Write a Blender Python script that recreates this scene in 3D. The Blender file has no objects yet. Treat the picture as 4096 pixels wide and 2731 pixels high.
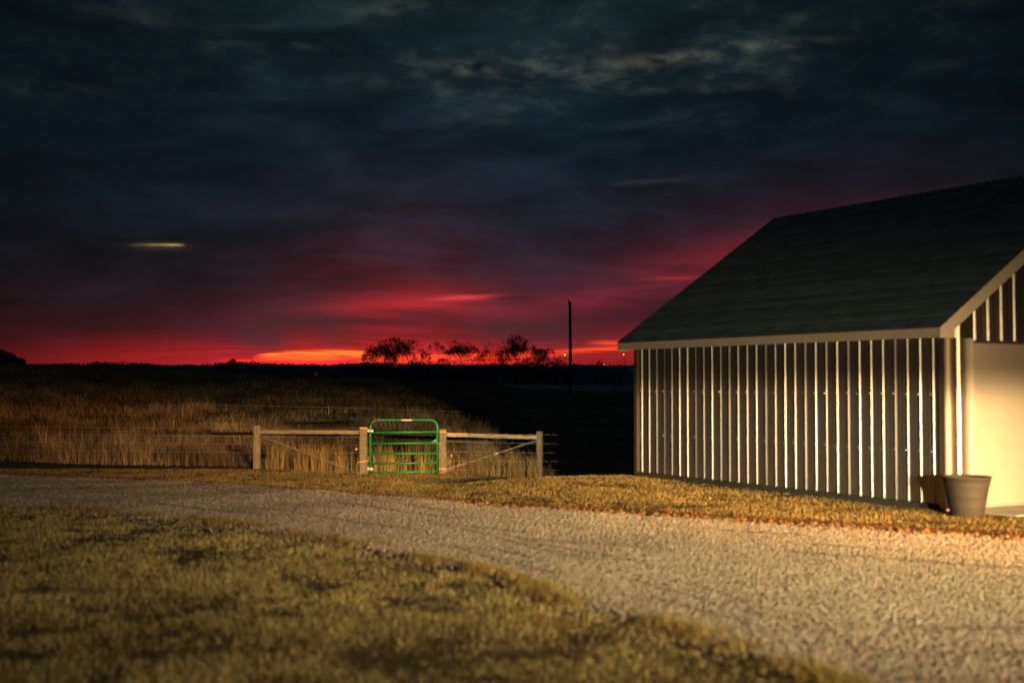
import bpy, bmesh, math, random
import numpy as np
from mathutils import Vector, Matrix, noise as mnoise
R = math.radians
S = bpy.context.scene
COL = S.collection
rng = np.random.default_rng(7)
random.seed(7)

# ------------------------------------------------------------------ objects
def link(o, parent=None):
    COL.objects.link(o)
    if parent is not None: o.parent = parent
    return o
def tag(o, label=None, cat=None, group=None, kind=None):
    if label: o['label'] = label
    if cat: o['category'] = cat
    if group: o['group'] = group
    if kind: o['kind'] = kind
    return o
def empty(name, loc, rz=0, label=None, cat=None, group=None):
    o = bpy.data.objects.new(name, None); o.empty_display_size = .2
    o.location = loc; o.rotation_euler = (0, 0, rz)
    link(o); return tag(o, label, cat, group)
class MB:
    """collects shapes, then links them as ONE mesh object"""
    def __init__(s): s.v = []; s.f = []; s.sm = []
    def add(s, vs, fs, smooth=False):
        b = len(s.v); s.v += [tuple(v) for v in vs]
        s.f += [tuple(i + b for i in f) for f in fs]; s.sm += [smooth] * len(fs)
    def box(s, c, d, m=None, bev=0.0):
        x, y, z = c; a, b, h = d[0]/2, d[1]/2, d[2]/2
        if bev > 0:
            bm = bmesh.new(); bmesh.ops.create_cube(bm, size=1)
            for v in bm.verts: v.co = Vector((v.co.x*d[0], v.co.y*d[1], v.co.z*d[2]))
            bmesh.ops.bevel(bm, geom=bm.edges[:], offset=bev, segments=2, affect='EDGES')
            vs = [Vector(c) + v.co for v in bm.verts]
            bm.verts.index_update(); fs = [[v.index for v in f.verts] for f in bm.faces]; bm.free()
        else:
            vs = [Vector((x+i*a, y+j*b, z+k*h)) for k in (-1, 1) for j in (-1, 1) for i in (-1, 1)]
            fs = [(0,2,3,1), (4,5,7,6), (0,1,5,4), (2,6,7,3), (0,4,6,2), (1,3,7,5)]
        if m is not None: vs = [m @ v for v in vs]
        s.add(vs, fs)
    def tube(s, pts, r, n=8, cap=True, smooth=True):
        pts = [Vector(p) for p in pts]; rr = r if isinstance(r, (list, tuple)) else [r]*len(pts)
        vs = []; fs = []
        for i, p in enumerate(pts):
            t = (pts[min(i+1, len(pts)-1)] - pts[max(i-1, 0)]).normalized()
            up = Vector((0, 0, 1)) if abs(t.z) < .9 else Vector((1, 0, 0))
            a = t.cross(up).normalized(); b = t.cross(a).normalized()
            for k in range(n):
                th = 2*math.pi*k/n; vs.append(p + (a*math.cos(th) + b*math.sin(th))*rr[i])
        for i in range(len(pts)-1):
            for k in range(n):
                fs.append((i*n+k, i*n+(k+1) % n, (i+1)*n+(k+1) % n, (i+1)*n+k))
        if cap:
            fs.append(tuple(range(n-1, -1, -1))); fs.append(tuple((len(pts)-1)*n+k for k in range(n)))
        s.add(vs, fs, smooth)
    def prism(s, poly, fn):
        """poly: 2d outline; fn(p, k) -> 3d point on side k (0/1)"""
        n = len(poly); vs = [fn(p, 0) for p in poly] + [fn(p, 1) for p in poly]
        fs = [tuple(range(n-1, -1, -1)), tuple(range(n, 2*n))]
        fs += [(i, (i+1) % n, n+(i+1) % n, n+i) for i in range(n)]
        s.add(vs, fs)
    def lathe(s, prof, c, n=32, smooth=True):
        vs = []; fs = []; m = len(prof)
        for (r, z) in prof:
            for k in range(n):
                a = 2*math.pi*k/n; vs.append((c[0]+r*math.cos(a), c[1]+r*math.sin(a), c[2]+z))
        for i in range(m-1):
            for k in range(n): fs.append((i*n+k, i*n+(k+1) % n, (i+1)*n+(k+1) % n, (i+1)*n+k))
        s.add(vs, fs, smooth)
    def build(s, name, mat, parent=None, normals=True):
        me = bpy.data.meshes.new(name); me.from_pydata(s.v, [], s.f)
        me.polygons.foreach_set('use_smooth', s.sm); me.materials.append(mat)
        if normals:
            bm = bmesh.new(); bm.from_mesh(me); bmesh.ops.recalc_face_normals(bm, faces=bm.faces[:])
            bm.to_mesh(me); bm.free()
        me.update(); return link(bpy.data.objects.new(name, me), parent)
def np_mesh(name, V, F, mat, col=None, smooth=False, parent=None):
    """V (n,3); F list of int arrays (m,k)"""
    me = bpy.data.meshes.new(name); me.vertices.add(len(V)); me.vertices.foreach_set('co', np.ascontiguousarray(V, dtype=np.float32).ravel())
    tot = sum(len(f) for f in F); loops = np.concatenate([f.ravel() for f in F]).astype(np.int32)
    sizes = np.concatenate([np.full(len(f), f.shape[1]) for f in F]).astype(np.int32)
    me.loops.add(len(loops)); me.loops.foreach_set('vertex_index', loops)
    me.polygons.add(tot); st = np.zeros(tot, np.int32); st[1:] = np.cumsum(sizes)[:-1]
    me.polygons.foreach_set('loop_start', st)
    if smooth: me.polygons.foreach_set('use_smooth', np.ones(tot, bool))
    if col is not None:
        a = me.color_attributes.new('Col', 'FLOAT_COLOR', 'POINT')
        c4 = np.ones((len(V), 4), np.float32); c4[:, :3] = col; a.data.foreach_set('color', c4.ravel())
    me.materials.append(mat); me.update(calc_edges=True)
    return link(bpy.data.objects.new(name, me), parent)

# ------------------------------------------------------------------ node expressions
class X:
    def __init__(s, nt, so): s.nt = nt; s.s = so
    def _m(s, op, *o, clamp=False):
        n = s.nt.nodes.new('ShaderNodeMath'); n.operation = op; n.use_clamp = clamp
        for i, a in enumerate((s,)+o):
            if isinstance(a, X): s.nt.links.new(a.s, n.inputs[i])
            else: n.inputs[i].default_value = a
        return X(s.nt, n.outputs[0])
    def __add__(s, o): return s._m('ADD', o)
    __radd__ = __add__
    def __mul__(s, o): return s._m('MULTIPLY', o)
    __rmul__ = __mul__
    def __sub__(s, o): return s._m('SUBTRACT', o)
    def __rsub__(s, o): return (s*-1) + o
    def __truediv__(s, o): return s._m('DIVIDE', o)
    def __pow__(s, o): return s._m('POWER', o)
    def exp(s): return s._m('EXPONENT')
    def abs(s): return s._m('ABSOLUTE')
    def clamp(s): return s._m('ADD', 0.0, clamp=True)
    def max(s, o): return s._m('MAXIMUM', o)
    def min(s, o): return s._m('MINIMUM', o)
    def ss(s, a, b, c=0.0, d=1.0):
        n = s.nt.nodes.new('ShaderNodeMapRange'); n.interpolation_type = 'SMOOTHSTEP'
        s.nt.links.new(s.s, n.inputs[0])
        for i, q in enumerate((a, b, c, d)): n.inputs[i+1].default_value = q
        return X(s.nt, n.outputs[0])
def gauss(a, mu, sg): 
    t = (a-mu)/sg
    return (t*t*-0.5).exp()
def vec(nt, x, y, z):
    n = nt.nodes.new('ShaderNodeCombineXYZ')
    for i, a in enumerate((x, y, z)):
        if isinstance(a, X): nt.links.new(a.s, n.inputs[i])
        else: n.inputs[i].default_value = a
    return n.outputs[0]
def noise(nt, v, scale, detail=4, rough=.5, dist=0, out='Fac'):
    n = nt.nodes.new('ShaderNodeTexNoise'); n.inputs['Scale'].default_value = scale
    n.inputs['Detail'].default_value = detail; n.inputs['Roughness'].default_value = rough
    n.inputs['Distortion'].default_value = dist
    if v is not None: nt.links.new(v, n.inputs['Vector'])
    return X(nt, n.outputs[out])
def ramp(nt, f, stops, interp='LINEAR'):
    n = nt.nodes.new('ShaderNodeValToRGB'); cr = n.color_ramp; cr.interpolation = interp
    while len(cr.elements) < len(stops): cr.elements.new(.5)
    for e, (p, c) in zip(cr.elements, stops):
        e.position = p; e.color = (*c, 1)
    nt.links.new(f.s, n.inputs[0]); return n.outputs[0]
def mix(nt, f, a, b, mode='MIX'):
    n = nt.nodes.new('ShaderNodeMix'); n.data_type = 'RGBA'; n.blend_type = mode
    for i, q in ((0, f), (6, a), (7, b)):
        if isinstance(q, X): nt.links.new(q.s, n.inputs[i])
        elif isinstance(q, bpy.types.NodeSocket): nt.links.new(q, n.inputs[i])
        elif isinstance(q, tuple): n.inputs[i].default_value = (*q, 1)
        else: n.inputs[i].default_value = q
    return n.outputs[2]
def lin(r, g, b):
    return tuple(((c/255)/12.92 if c/255 <= .04045 else ((c/255+.055)/1.055)**2.4) for c in (r, g, b))

def newmat(name):
    m = bpy.data.materials.new(name); m.use_nodes = True; nt = m.node_tree
    return m, nt, nt.nodes['Principled BSDF']
def simple(name, col, rough=.6, metal=0, var=.25, scale=6, bump=0, bscale=40, stretch=(1, 1, 1), spec=.5):
    m, nt, b = newmat(name)
    tc = nt.nodes.new('ShaderNodeTexCoord'); mp = nt.nodes.new('ShaderNodeMapping')
    mp.inputs['Scale'].default_value = stretch; nt.links.new(tc.outputs['Object'], mp.inputs[0])
    n = noise(nt, mp.outputs[0], scale, 5, .6)
    c = ramp(nt, n, [(.3, tuple(q*(1-var) for q in col)), (.7, tuple(min(1, q*(1+var)) for q in col))])
    nt.links.new(c, b.inputs['Base Color']); b.inputs['Roughness'].default_value = rough
    b.inputs['Metallic'].default_value = metal; b.inputs['Specular IOR Level'].default_value = spec
    if bump:
        bn = nt.nodes.new('ShaderNodeBump'); bn.inputs['Strength'].default_value = bump; bn.inputs['Distance'].default_value = .01
        n2 = noise(nt, mp.outputs[0], bscale, 4, .6); nt.links.new(n2.s, bn.inputs['Height']); nt.links.new(bn.outputs[0], b.inputs['Normal'])
    return m

# ------------------------------------------------------------------ camera
F = 4950.0; HY = 1528.0; EYE = 1.75        # focal length in photo pixels, eye level row, eye height
cam = bpy.data.cameras.new('camera'); co = bpy.data.objects.new('camera', cam); link(co)
cam.sensor_width = 36; cam.lens = F/4096*36; cam.clip_end = 4000; cam.clip_start = .1
co.location = (0, 0, EYE); co.rotation_euler = (R(90) + math.atan((HY-1365.5)/F), 0, 0)
cam.dof.use_dof = True; cam.dof.focus_distance = 60; cam.dof.aperture_fstop = 1.05
S.camera = co
def P(px, py, D): return ((px-2048)/F*D, D, EYE + (HY-py)/F*D)

# ------------------------------------------------------------------ terrain
def sst(t): t = np.clip(t, 0, 1); return t*t*(3-2*t)
def TZ(x, y):
    x = np.asarray(x, float); y = np.asarray(y, float)
    wr = sst((x+1.7)/2.5)                                   # 0 at the gate and left, 1 near the barn
    left = -.42*sst((y-17)/13)
    right = -.64*sst((y-22.7)/5.2)
    z = left*(1-wr) + right*wr
    yy = np.maximum(y, 1); u = np.clip(x/yy, -.5, .15)
    z120 = 1.0 + 5*(.05-u); z120 = np.where(u > .05, 1.0, z120)
    t = np.clip((y-33)/92, 0, 1); f = 1-(1-t)**1.7
    f = np.where(u > -.02, f*(1-.35*sst((u+.02)/.08)*(1-t)), f)
    z = z + (z120+.45)*f
    z = z + .05*np.sin(x*.9+y*.35)*np.sin(y*.5-x*.2)*sst((y-31)/8)
    z = z + .018*np.sin(x*1.7+1)*np.sin(y*1.3)*(1-sst((y-26)/5))*(1-sst((x-1)/2))
    return z
def grid(name, x, y, mat):
    X0, Y0 = np.meshgrid(x, y); Z = TZ(X0, Y0); n, m = X0.shape
    V = np.stack([X0.ravel(), Y0.ravel(), Z.ravel()], 1); i = np.arange(n*m).reshape(n, m)
    Fq = np.stack([i[:-1, :-1].ravel(), i[:-1, 1:].ravel(), i[1:, 1:].ravel(), i[1:, :-1].ravel()], 1)
    return np_mesh(name, V, [Fq], mat, smooth=True)
def vn(x, y, s, seed=0.0):
    """cheap smooth value noise 0..1"""
    x = np.asarray(x)*s+seed*17.3; y = np.asarray(y)*s+seed*9.1
    xi = np.floor(x); yi = np.floor(y); fx = x-xi; fy = y-yi; fx = fx*fx*(3-2*fx); fy = fy*fy*(3-2*fy)
    def h(a, b): 
        q = np.sin(a*127.1+b*311.7)*43758.5453; return q-np.floor(q)
    return (h(xi, yi)*(1-fx)+h(xi+1, yi)*fx)*(1-fy) + (h(xi, yi+1)*(1-fx)+h(xi+1, yi+1)*fx)*fy
def fbm(x, y, s, seed=0): return (vn(x, y, s, seed)*.5 + vn(x, y, s*2.1, seed+1)*.3 + vn(x, y, s*4.3, seed+2)*.2)

def on_ground(px, py):
    """point of the ground seen at a photo pixel, used once to measure the driveway's edges"""
    D = 8.0
    for _ in range(60):
        z = float(TZ((px-2048)/F*D, D)); D = .5*D + .5*(EYE-z)*F/max(py-HY, 20)
    return ((px-2048)/F*D, D)
EDGE_FAR = [on_ground(*p) for p in [(-700, 1886), (0, 1900), (409, 1914), (800, 1931), (1219, 1959), (1741, 2003), (2046, 2034), (2450, 2056), (2856, 2083), (3400, 2118), (4096, 2165), (4900, 2228)]]
EDGE_NEAR = [on_ground(*p) for p in [(-700, 1992), (0, 2017), (435, 2046), (958, 2099), (1393, 2168), (1672, 2220), (1846, 2264), (2177, 2368), (2612, 2490), (3000, 2606), (3360, 2731), (3900, 2960)]]
# ------------------------------------------------------------------ materials
def ground_mat():
    m, nt, b = newmat('ground'); g = nt.nodes.new('ShaderNodeNewGeometry')
    sp = nt.nodes.new('ShaderNodeSeparateXYZ'); nt.links.new(g.outputs['Position'], sp.inputs[0])
    x, y = X(nt, sp.outputs[0]), X(nt, sp.outputs[1])
    n1 = noise(nt, g.outputs['Position'], 1.3, 6, .65); n2 = noise(nt, g.outputs['Position'], 14, 4, .7)
    soil = ramp(nt, n1*.6+n2*.4, [(.3, (.045, .034, .016)), (.5, (.11, .078, .03)), (.7, (.17, .115, .045))])
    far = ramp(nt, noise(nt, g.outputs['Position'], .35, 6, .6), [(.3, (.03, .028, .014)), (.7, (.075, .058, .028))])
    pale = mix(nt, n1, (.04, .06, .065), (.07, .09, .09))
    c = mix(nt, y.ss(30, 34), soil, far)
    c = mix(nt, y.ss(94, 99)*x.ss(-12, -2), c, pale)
    nt.links.new(c, b.inputs['Base Color']); b.inputs['Roughness'].default_value = .95; b.inputs['Specular IOR Level'].default_value = .1
    bn = nt.nodes.new('ShaderNodeBump'); bn.inputs['Strength'].default_value = .6; bn.inputs['Distance'].default_value = .04
    nt.links.new(n2.s, bn.inputs['Height']); nt.links.new(bn.outputs[0], b.inputs['Normal'])
    return m
def gravel_mat():
    m, nt, b = newmat('gravel'); g = nt.nodes.new('ShaderNodeNewGeometry')
    v = nt.nodes.new('ShaderNodeTexVoronoi'); v.inputs['Scale'].default_value = 34; nt.links.new(g.outputs['Position'], v.inputs['Vector'])
    n1 = noise(nt, g.outputs['Position'], .7, 5, .6)
    c = ramp(nt, X(nt, v.outputs['Distance']), [(0, (.32, .265, .20)), (.5, (.25, .205, .15)), (.9, (.12, .10, .07))])
    c = mix(nt, n1.ss(.3, .7), c, mix(nt, .5, c, (.30, .25, .19)))
    nt.links.new(c, b.inputs['Base Color']); b.inputs['Roughness'].default_value = .9
    bn = nt.nodes.new('ShaderNodeBump'); bn.inputs['Strength'].default_value = 1; bn.inputs['Distance'].default_value = .02; bn.invert = True
    nt.links.new(v.outputs['Distance'], bn.inputs['Height']); nt.links.new(bn.outputs[0], b.inputs['Normal'])
    return m
def col_mat(name, rough=.8, spec=.2, trans=0):
    m, nt, b = newmat(name); a = nt.nodes.new('ShaderNodeAttribute'); a.attribute_name = 'Col'
    nt.links.new(a.outputs['Color'], b.inputs['Base Color']); b.inputs['Roughness'].default_value = rough; b.inputs['Specular IOR Level'].default_value = spec
    return m
M = {}
M['ground'] = ground_mat(); M['gravel'] = gravel_mat()
M['grass'] = col_mat('dry_grass', .75, .15); M['stone'] = col_mat('stone', .85, .25)
M['concrete'] = simple('concrete', (.42, .40, .36), .85, var=.12, bump=.3)
M['post'] = simple('weathered_wood', (.22, .175, .115), .85, var=.45, scale=9, bump=.6, bscale=30, stretch=(4, 4, .5))
M['rail'] = simple('rail_wood', (.42, .33, .20), .8, var=.4, scale=7, bump=.5, bscale=24, stretch=(.5, 4, 4))
M['green'] = simple('green_paint', (.012, .25, .05), .4, var=.12, spec=.5)
M['decal'] = simple('decal', (.75, .7, .62), .5, var=.05)
M['decal_ink'] = simple('decal_ink', (.06, .09, .07), .5, var=.05)
M['rust'] = simple('rust', (.22, .07, .035), .8)
M['zinc'] = simple('zinc', (.8, .8, .78), .35, metal=.6, var=.1)
M['yellow'] = simple('yellow_plastic', (.85, .50, .03), .5, var=.05)
M['strap'] = simple('strap', (.8, .42, .06), .6, var=.12)
M['wire'] = simple('wire', (.55, .50, .42), .5, metal=.3, var=.3)
M['dark_wire'] = simple('dark_wire', (.05, .04, .04), .6, metal=.3)
M['dark_wood'] = simple('dark_wood', (.035, .028, .024), .9, var=.3, stretch=(3, 3, .3))
M['bark'] = simple('bark', (.030, .024, .024), .95, var=.3)
M['twig'] = simple('twig', (.016, .013, .015), .95, var=.3)
M['woods'] = simple('woods', (.07, .15, .22), .95, var=.4, scale=.3)  # blue haze of the far air is painted into this woods and hill colour
M['leaf_rust'] = simple('leaf_rust', (.20, .08, .02), .9, var=.4)
M['evergreen'] = simple('evergreen', (.012, .016, .013), .9, var=.4)
M['orange_sign'] = simple('orange_sign', (.75, .20, .04), .6, var=.1)
M['sign_ink'] = simple('sign_ink', (.12, .04, .02), .6, var=.1)
M['trim'] = simple('painted_trim', (.60, .54, .44), .55, var=.05, scale=3)
M['door'] = simple('door_paint', (.47, .44, .38), .5, var=.05, scale=2)
M['tub'] = simple('tub', (.046, .040, .033), .7, metal=.0, var=.12, scale=5)
M['soil'] = simple('potting_soil', (.03, .02, .012), .95, var=.4)
def shingle_mat():
    m, nt, b = newmat('shingles'); tc = nt.nodes.new('ShaderNodeTexCoord')
    a = nt.nodes.new('ShaderNodeAttribute'); a.attribute_name = 'Col'
    n = noise(nt, tc.outputs['Object'], 90, 3, .8); k = n.ss(.2, .8, .6, 1.4)
    c = mix(nt, 1.0, a.outputs['Color'], vec(nt, k, k, k), 'MULTIPLY')
    nt.links.new(c, b.inputs['Base Color']); b.inputs['Roughness'].default_value = .9; b.inputs['Specular IOR Level'].default_value = .15
    bn = nt.nodes.new('ShaderNodeBump'); bn.inputs['Strength'].default_value = .4; bn.inputs['Distance'].default_value = .004
    nt.links.new(n.s, bn.inputs['Height']); nt.links.new(bn.outputs[0], b.inputs['Normal']); return m
M['shingle'] = shingle_mat()
def metal_mat(name, base, rough):
    m, nt, b = newmat(name); tc = nt.nodes.new('ShaderNodeTexCoord')
    mp = nt.nodes.new('ShaderNodeMapping'); mp.inputs['Scale'].default_value = (14, 14, .25); nt.links.new(tc.outputs['Object'], mp.inputs[0])
    n = noise(nt, mp.outputs[0], 3, 5, .6); n2 = noise(nt, tc.outputs['Object'], 9, 5, .65)
    c = ramp(nt, n, [(.25, tuple(q*.86 for q in base)), (.75, base)])
    nt.links.new(c, b.inputs['Base Color']); b.inputs['Metallic'].default_value = 1
    rr = n*.10+n2*.10+(rough-.10); nt.links.new(rr.s, b.inputs['Roughness'])
    # rolled sheet scatters light sideways more than up and down
    ge = nt.nodes.new('ShaderNodeNewGeometry'); vm = nt.nodes.new('ShaderNodeVectorMath'); vm.operation = 'CROSS_PRODUCT'
    nt.links.new(ge.outputs['Normal'], vm.inputs[0]); vm.inputs[1].default_value = (0, 0, 1)
    nt.links.new(vm.outputs[0], b.inputs['Tangent']); b.inputs['Anisotropic'].default_value = .15
    bn = nt.nodes.new('ShaderNodeBump'); bn.inputs['Strength'].default_value = .03; bn.inputs['Distance'].default_value = .01
    nt.links.new(n2.s, bn.inputs['Height']); nt.links.new(bn.outputs[0], b.inputs['Normal']); return m
M['galv'] = metal_mat('galvanised_sheet', (.45, .45, .455), .45)
M['galv_dark'] = metal_mat('galvanised_gable_sheet', (.50, .49, .48), .34)
def emit(name, c, s):
    m, nt, b = newmat(name); b.inputs['Emission Color'].default_value = (*c, 1); b.inputs['Emission Strength'].default_value = s
    b.inputs['Base Color'].default_value = (*c, 1); return m
M['lamp_a'] = emit('lamp_glow', (1, .5, .10), 3); M['lamp_b'] = emit('lamp_glow_pale', (.8, .75, .3), 1.2)

# ------------------------------------------------------------------ setting: ground, driveway, apron
xs = np.unique(np.concatenate([np.arange(-20, 20.01, .25), np.arange(-60, 60.1, 2.), np.arange(-700, 701, 25.)]))
ys = np.unique(np.concatenate([np.arange(-30, 3, 2.), np.arange(3, 34, .25), np.arange(34, 130, 1.5), np.arange(130, 500, 12.), np.arange(500, 1500, 60.)]))
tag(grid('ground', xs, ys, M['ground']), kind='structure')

def resample(pts, n):
    p = np.array(pts); d = np.r_[0, np.cumsum(np.hypot(*np.diff(p, axis=0).T))]
    # smooth with Catmull-like cubic: dense linear then moving average
    t = np.linspace(0, d[-1], n); q = np.stack([np.interp(t, d, p[:, 0]), np.interp(t, d, p[:, 1])], 1)
    k = 15; pad = np.pad(q, ((k, k), (0, 0)), mode='edge'); ker = np.ones(2*k+1)/(2*k+1)
    s = np.stack([np.convolve(pad[:, j], ker, 'valid') for j in (0, 1)], 1); s[0] = q[0]; s[-1] = q[-1]
    return s
NL = 420
EF = resample(EDGE_FAR, NL); EN = resample(EDGE_NEAR, NL)
def road_off(x, y): return .018+(fbm(x, y, 1.1, 5)-.5)*.016
def driveway():
    nt_ = 70; T = np.linspace(-.02, 1.02, nt_)
    V = np.zeros((NL, nt_, 3))
    for j, t in enumerate(T):
        p = EF*(1-t) + EN*t; V[:, j, :2] = p
    w = np.linalg.norm(EF-EN, axis=1)[:, None]
    dist = np.minimum(T[None, :], 1-T[None, :])*w
    wig = (fbm(V[..., 0], V[..., 1], 2.2, 3)-.5)*.5
    lift = np.clip((dist+wig)/.25, -1, 1)*.018
    V[..., 2] = TZ(V[..., 0], V[..., 1]) + lift + (fbm(V[..., 0], V[..., 1], 1.1, 5)-.5)*.016*(dist > 0)
    i = np.arange(NL*nt_).reshape(NL, nt_)
    Fq = np.stack([i[:-1, :-1].ravel(), i[1:, :-1].ravel(), i[1:, 1:].ravel(), i[:-1, 1:].ravel()], 1)
    return tag(np_mesh('gravel_driveway', V.reshape(-1, 3), [Fq], M['gravel'], smooth=True), kind='structure')
driveway()
def inroad(x, y, m=0.0):
    """signed: >0 inside the driveway, distance-like"""
    fy = np.interp(x, EF[:, 0], EF[:, 1]); 
    o = np.argsort(EN[:, 0]); ny = np.interp(x, EN[o, 0], EN[o, 1])
    return np.minimum(fy-y, y-ny)
def far_side(x, y): return y - np.interp(x, EF[:, 0], EF[:, 1])

# barn frame -------------------------------------------------------------
C0 = Vector((5.86, 16.80, 0)); ANG = math.atan2(.489, .872)
E2 = Vector((math.cos(ANG), math.sin(ANG), 0)); E1 = Vector((-math.sin(ANG), math.cos(ANG), 0))
LEN, WID, HW, PITCH = 7.22, 7.40, 2.36, .67
def in_barn(x, y, m=0.0):
    a = (x-C0.x)*E2.x + (y-C0.y)*E2.y; b = (x-C0.x)*E1.x + (y-C0.y)*E1.y
    return (a > -m) & (a < WID+m) & (b > -m) & (b < LEN+m)
def in_apron(x, y):
    a = (x-C0.x)*E2.x + (y-C0.y)*E2.y; b = (x-C0.x)*E1.x + (y-C0.y)*E1.y
    return (a > .28) & (a < WID) & (b > -.95) & (b < .1)
def local(a, b, z): return C0 + E2*a + E1*b + Vector((0, 0, z))

# ------------------------------------------------------------------ scatter: stones, grass
def frustum(x, y, m=1.0): return np.abs(x) < (.4137*y + m)
def stones(name, n, x, y, r, zoff, label, tint, tone=None):
    oct_ = np.array([[1, 0, 0], [-1, 0, 0], [0, 1, 0], [0, -1, 0], [0, 0, 1], [0, 0, -1]], float)
    tri = np.array([[0, 2, 4], [2, 1, 4], [1, 3, 4], [3, 0, 4], [2, 0, 5], [1, 2, 5], [3, 1, 5], [0, 3, 5]])
    n = len(x); a = rng.uniform(0, 2*np.pi, n); V = oct_[None] * rng.uniform(.65, 1.25, (n, 6, 1))
    V = V + rng.normal(0, .16, (n, 6, 3)); V[..., 2] *= .72
    c, s = np.cos(a)[:, None], np.sin(a)[:, None]; vx = V[..., 0]*c-V[..., 1]*s; vy = V[..., 0]*s+V[..., 1]*c
    W = np.stack([vx*r[:, None]+x[:, None], vy*r[:, None]+y[:, None], V[..., 2]*r[:, None]+(TZ(x, y)+(zoff(x, y) if callable(zoff) else zoff))[:, None]], 2)
    Fq = (tri[None]+(np.arange(n)*6)[:, None, None]).reshape(-1, 3)
    br = (np.clip(rng.normal(1, .17, n), .4, 1.6)*(1 if tone is None else tone))[:, None]*np.array(tint)[None]
    br = br*(1+rng.normal(0, .05, (n, 3))); col = np.repeat(br, 6, 0)
    o = np_mesh(name, W.reshape(-1, 3), [Fq], M['stone'], col=np.clip(col, 0, 1)); return tag(o, label, 'gravel', kind='stuff')
N = 900000
y = rng.uniform(6.6, 30, N); x = rng.uniform(-12.6, 9, N)
keep = frustum(x, y, .6) & (inroad(x, y) > .5*(fbm(x, y, 2.2, 3)-.45)+.35*(fbm(x, y, 7, 13)-.5)-rng.exponential(.07, N)*np.where((rng.random(N) < .22) & (far_side(x, y) < -1), 6, 1)) & (rng.random(N) < np.clip(1.35-(y-8)*.04, .45, 1)) & ~in_barn(x, y, .1) & ~in_apron(x, y)
# bare wheel ruts show the packed base
rut = np.sin(np.clip(inroad(x, y), 0, 9)*2.1)
keep &= rng.random(N) < np.where(rut < -.55, .8, 1)
x, y = x[keep], y[keep]
r = rng.uniform(.006, .0145, len(x))*(1+.7*(rng.random(len(x)) < .04)); r *= np.clip(1+(y-10)*.02, 1, 1.3)
def dirt_streaks(x, y):
    # tyre-scraped lines where the dark base shows, running along the drive
    d = inroad(x, y); t = np.ones_like(x)
    for k, (c, a) in enumerate(((1.15, .55), (1.9, .6), (2.7, .5), (3.3, .4))):
        wv_ = c+.28*(fbm(x*.35, y*.35, 1.0, 90+k)-.5); t -= a*np.exp(-((d-wv_)/.07)**2)*np.clip((vn(x, y, .9, 95+k)-.45)*4, 0, 1)
    return np.clip(t, .35, 1)*(.82+.36*fbm(x, y, .8, 99))
tone = dirt_streaks(x, y)
stones('loose_gravel', 0, x, y, r, lambda a, b: road_off(a, b)+.003, 'pale crushed stones covering the driveway', (.39, .32, .235), tone)
print('stones', len(x))

def blades(name, x, y, h, w, col, label, cat, lean=.35, mat='grass', zoff=-.01):
    n = len(x); z = TZ(x, y)+zoff; a = rng.uniform(0, 2*np.pi, n); l = np.abs(rng.normal(0, lean, n))*h; la = rng.uniform(0, 2*np.pi, n)
    dx, dy = np.cos(a)*w/2, np.sin(a)*w/2; lx, ly = np.cos(la)*l, np.sin(la)*l
    V = np.zeros((n, 5, 3))
    V[:, 0] = np.stack([x-dx, y-dy, z], 1); V[:, 1] = np.stack([x+dx, y+dy, z], 1)
    V[:, 2] = np.stack([x+dx*.8+lx*.35, y+dy*.8+ly*.35, z+h*.58], 1); V[:, 3] = np.stack([x-dx*.8+lx*.35, y-dy*.8+ly*.35, z+h*.58], 1)
    V[:, 4] = np.stack([x+lx, y+ly, z+np.sqrt(np.maximum(h*h-l*l*.7, (h*.3)**2))], 1)
    b = (np.arange(n)*5)[:, None]
    Fq = b+np.array([[0, 1, 2, 3]]); Ft = b+np.array([[3, 2, 4]])
    o = np_mesh(name, V.reshape(-1, 3), [Fq, Ft], M[mat], col=np.clip(np.repeat(col, 5, 0), 0, 1)); return tag(o, label, cat, kind='stuff')
def pal(n, cols, p, j=.18):
    c = np.array(cols)[rng.choice(len(cols), n, p=p)]; return c*np.clip(rng.normal(1, j, (n, 1)), .45, 1.8)

# near lawn, camera side of the driveway
N = 640000
y = 6.4 + (rng.random(N)**1.15)*16.5; x = rng.uniform(-9.5, 3.4, N)
d = inroad(x, y); side = far_side(x, y) < 0
cl = fbm(x, y, 2.6, 11); cl2 = fbm(x, y, .8, 21); edge = .75*(fbm(x, y, 2.2, 3)-.47)+.5*(fbm(x, y, 6, 13)-.5)+rng.exponential(.08, len(x))
keep = frustum(x, y, .5) & side & (d < edge) & (rng.random(N) < np.clip((cl-.24)*3.6, .12, 1))
keep &= (rng.random(N) < np.clip(1.15-(y-8)*.05, .35, 1)) & (rng.random(N) < np.clip((edge-d)/.95+.08+.5*(fbm(x, y, 5, 15)-.5), .03, 1))
x, y, cl, cl2 = x[keep], y[keep], cl[keep], cl2[keep]; n = len(x)
h = rng.uniform(.02, .06, n)*(.4+1.3*cl)*(1-.65*np.exp(-(np.clip(-inroad(x, y)+edge[keep], 0, 9)/.5)**2)); w = rng.uniform(.003, .0065, n)*np.clip(.9+(y-8)*.07, .9, 2)
c = pal(n, [(.44, .355, .145), (.34, .27, .10), (.24, .20, .07), (.10, .10, .035), (.21, .125, .05)], [.36, .29, .18, .07, .10])
c *= ((.6+.8*cl2)*(.55+.9*cl))[:, None]; 
blades('lawn_grass', x, y, h, w, c, 'short dry yellow grass in the foreground', 'grass', lean=.75); print('lawn', n)

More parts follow.
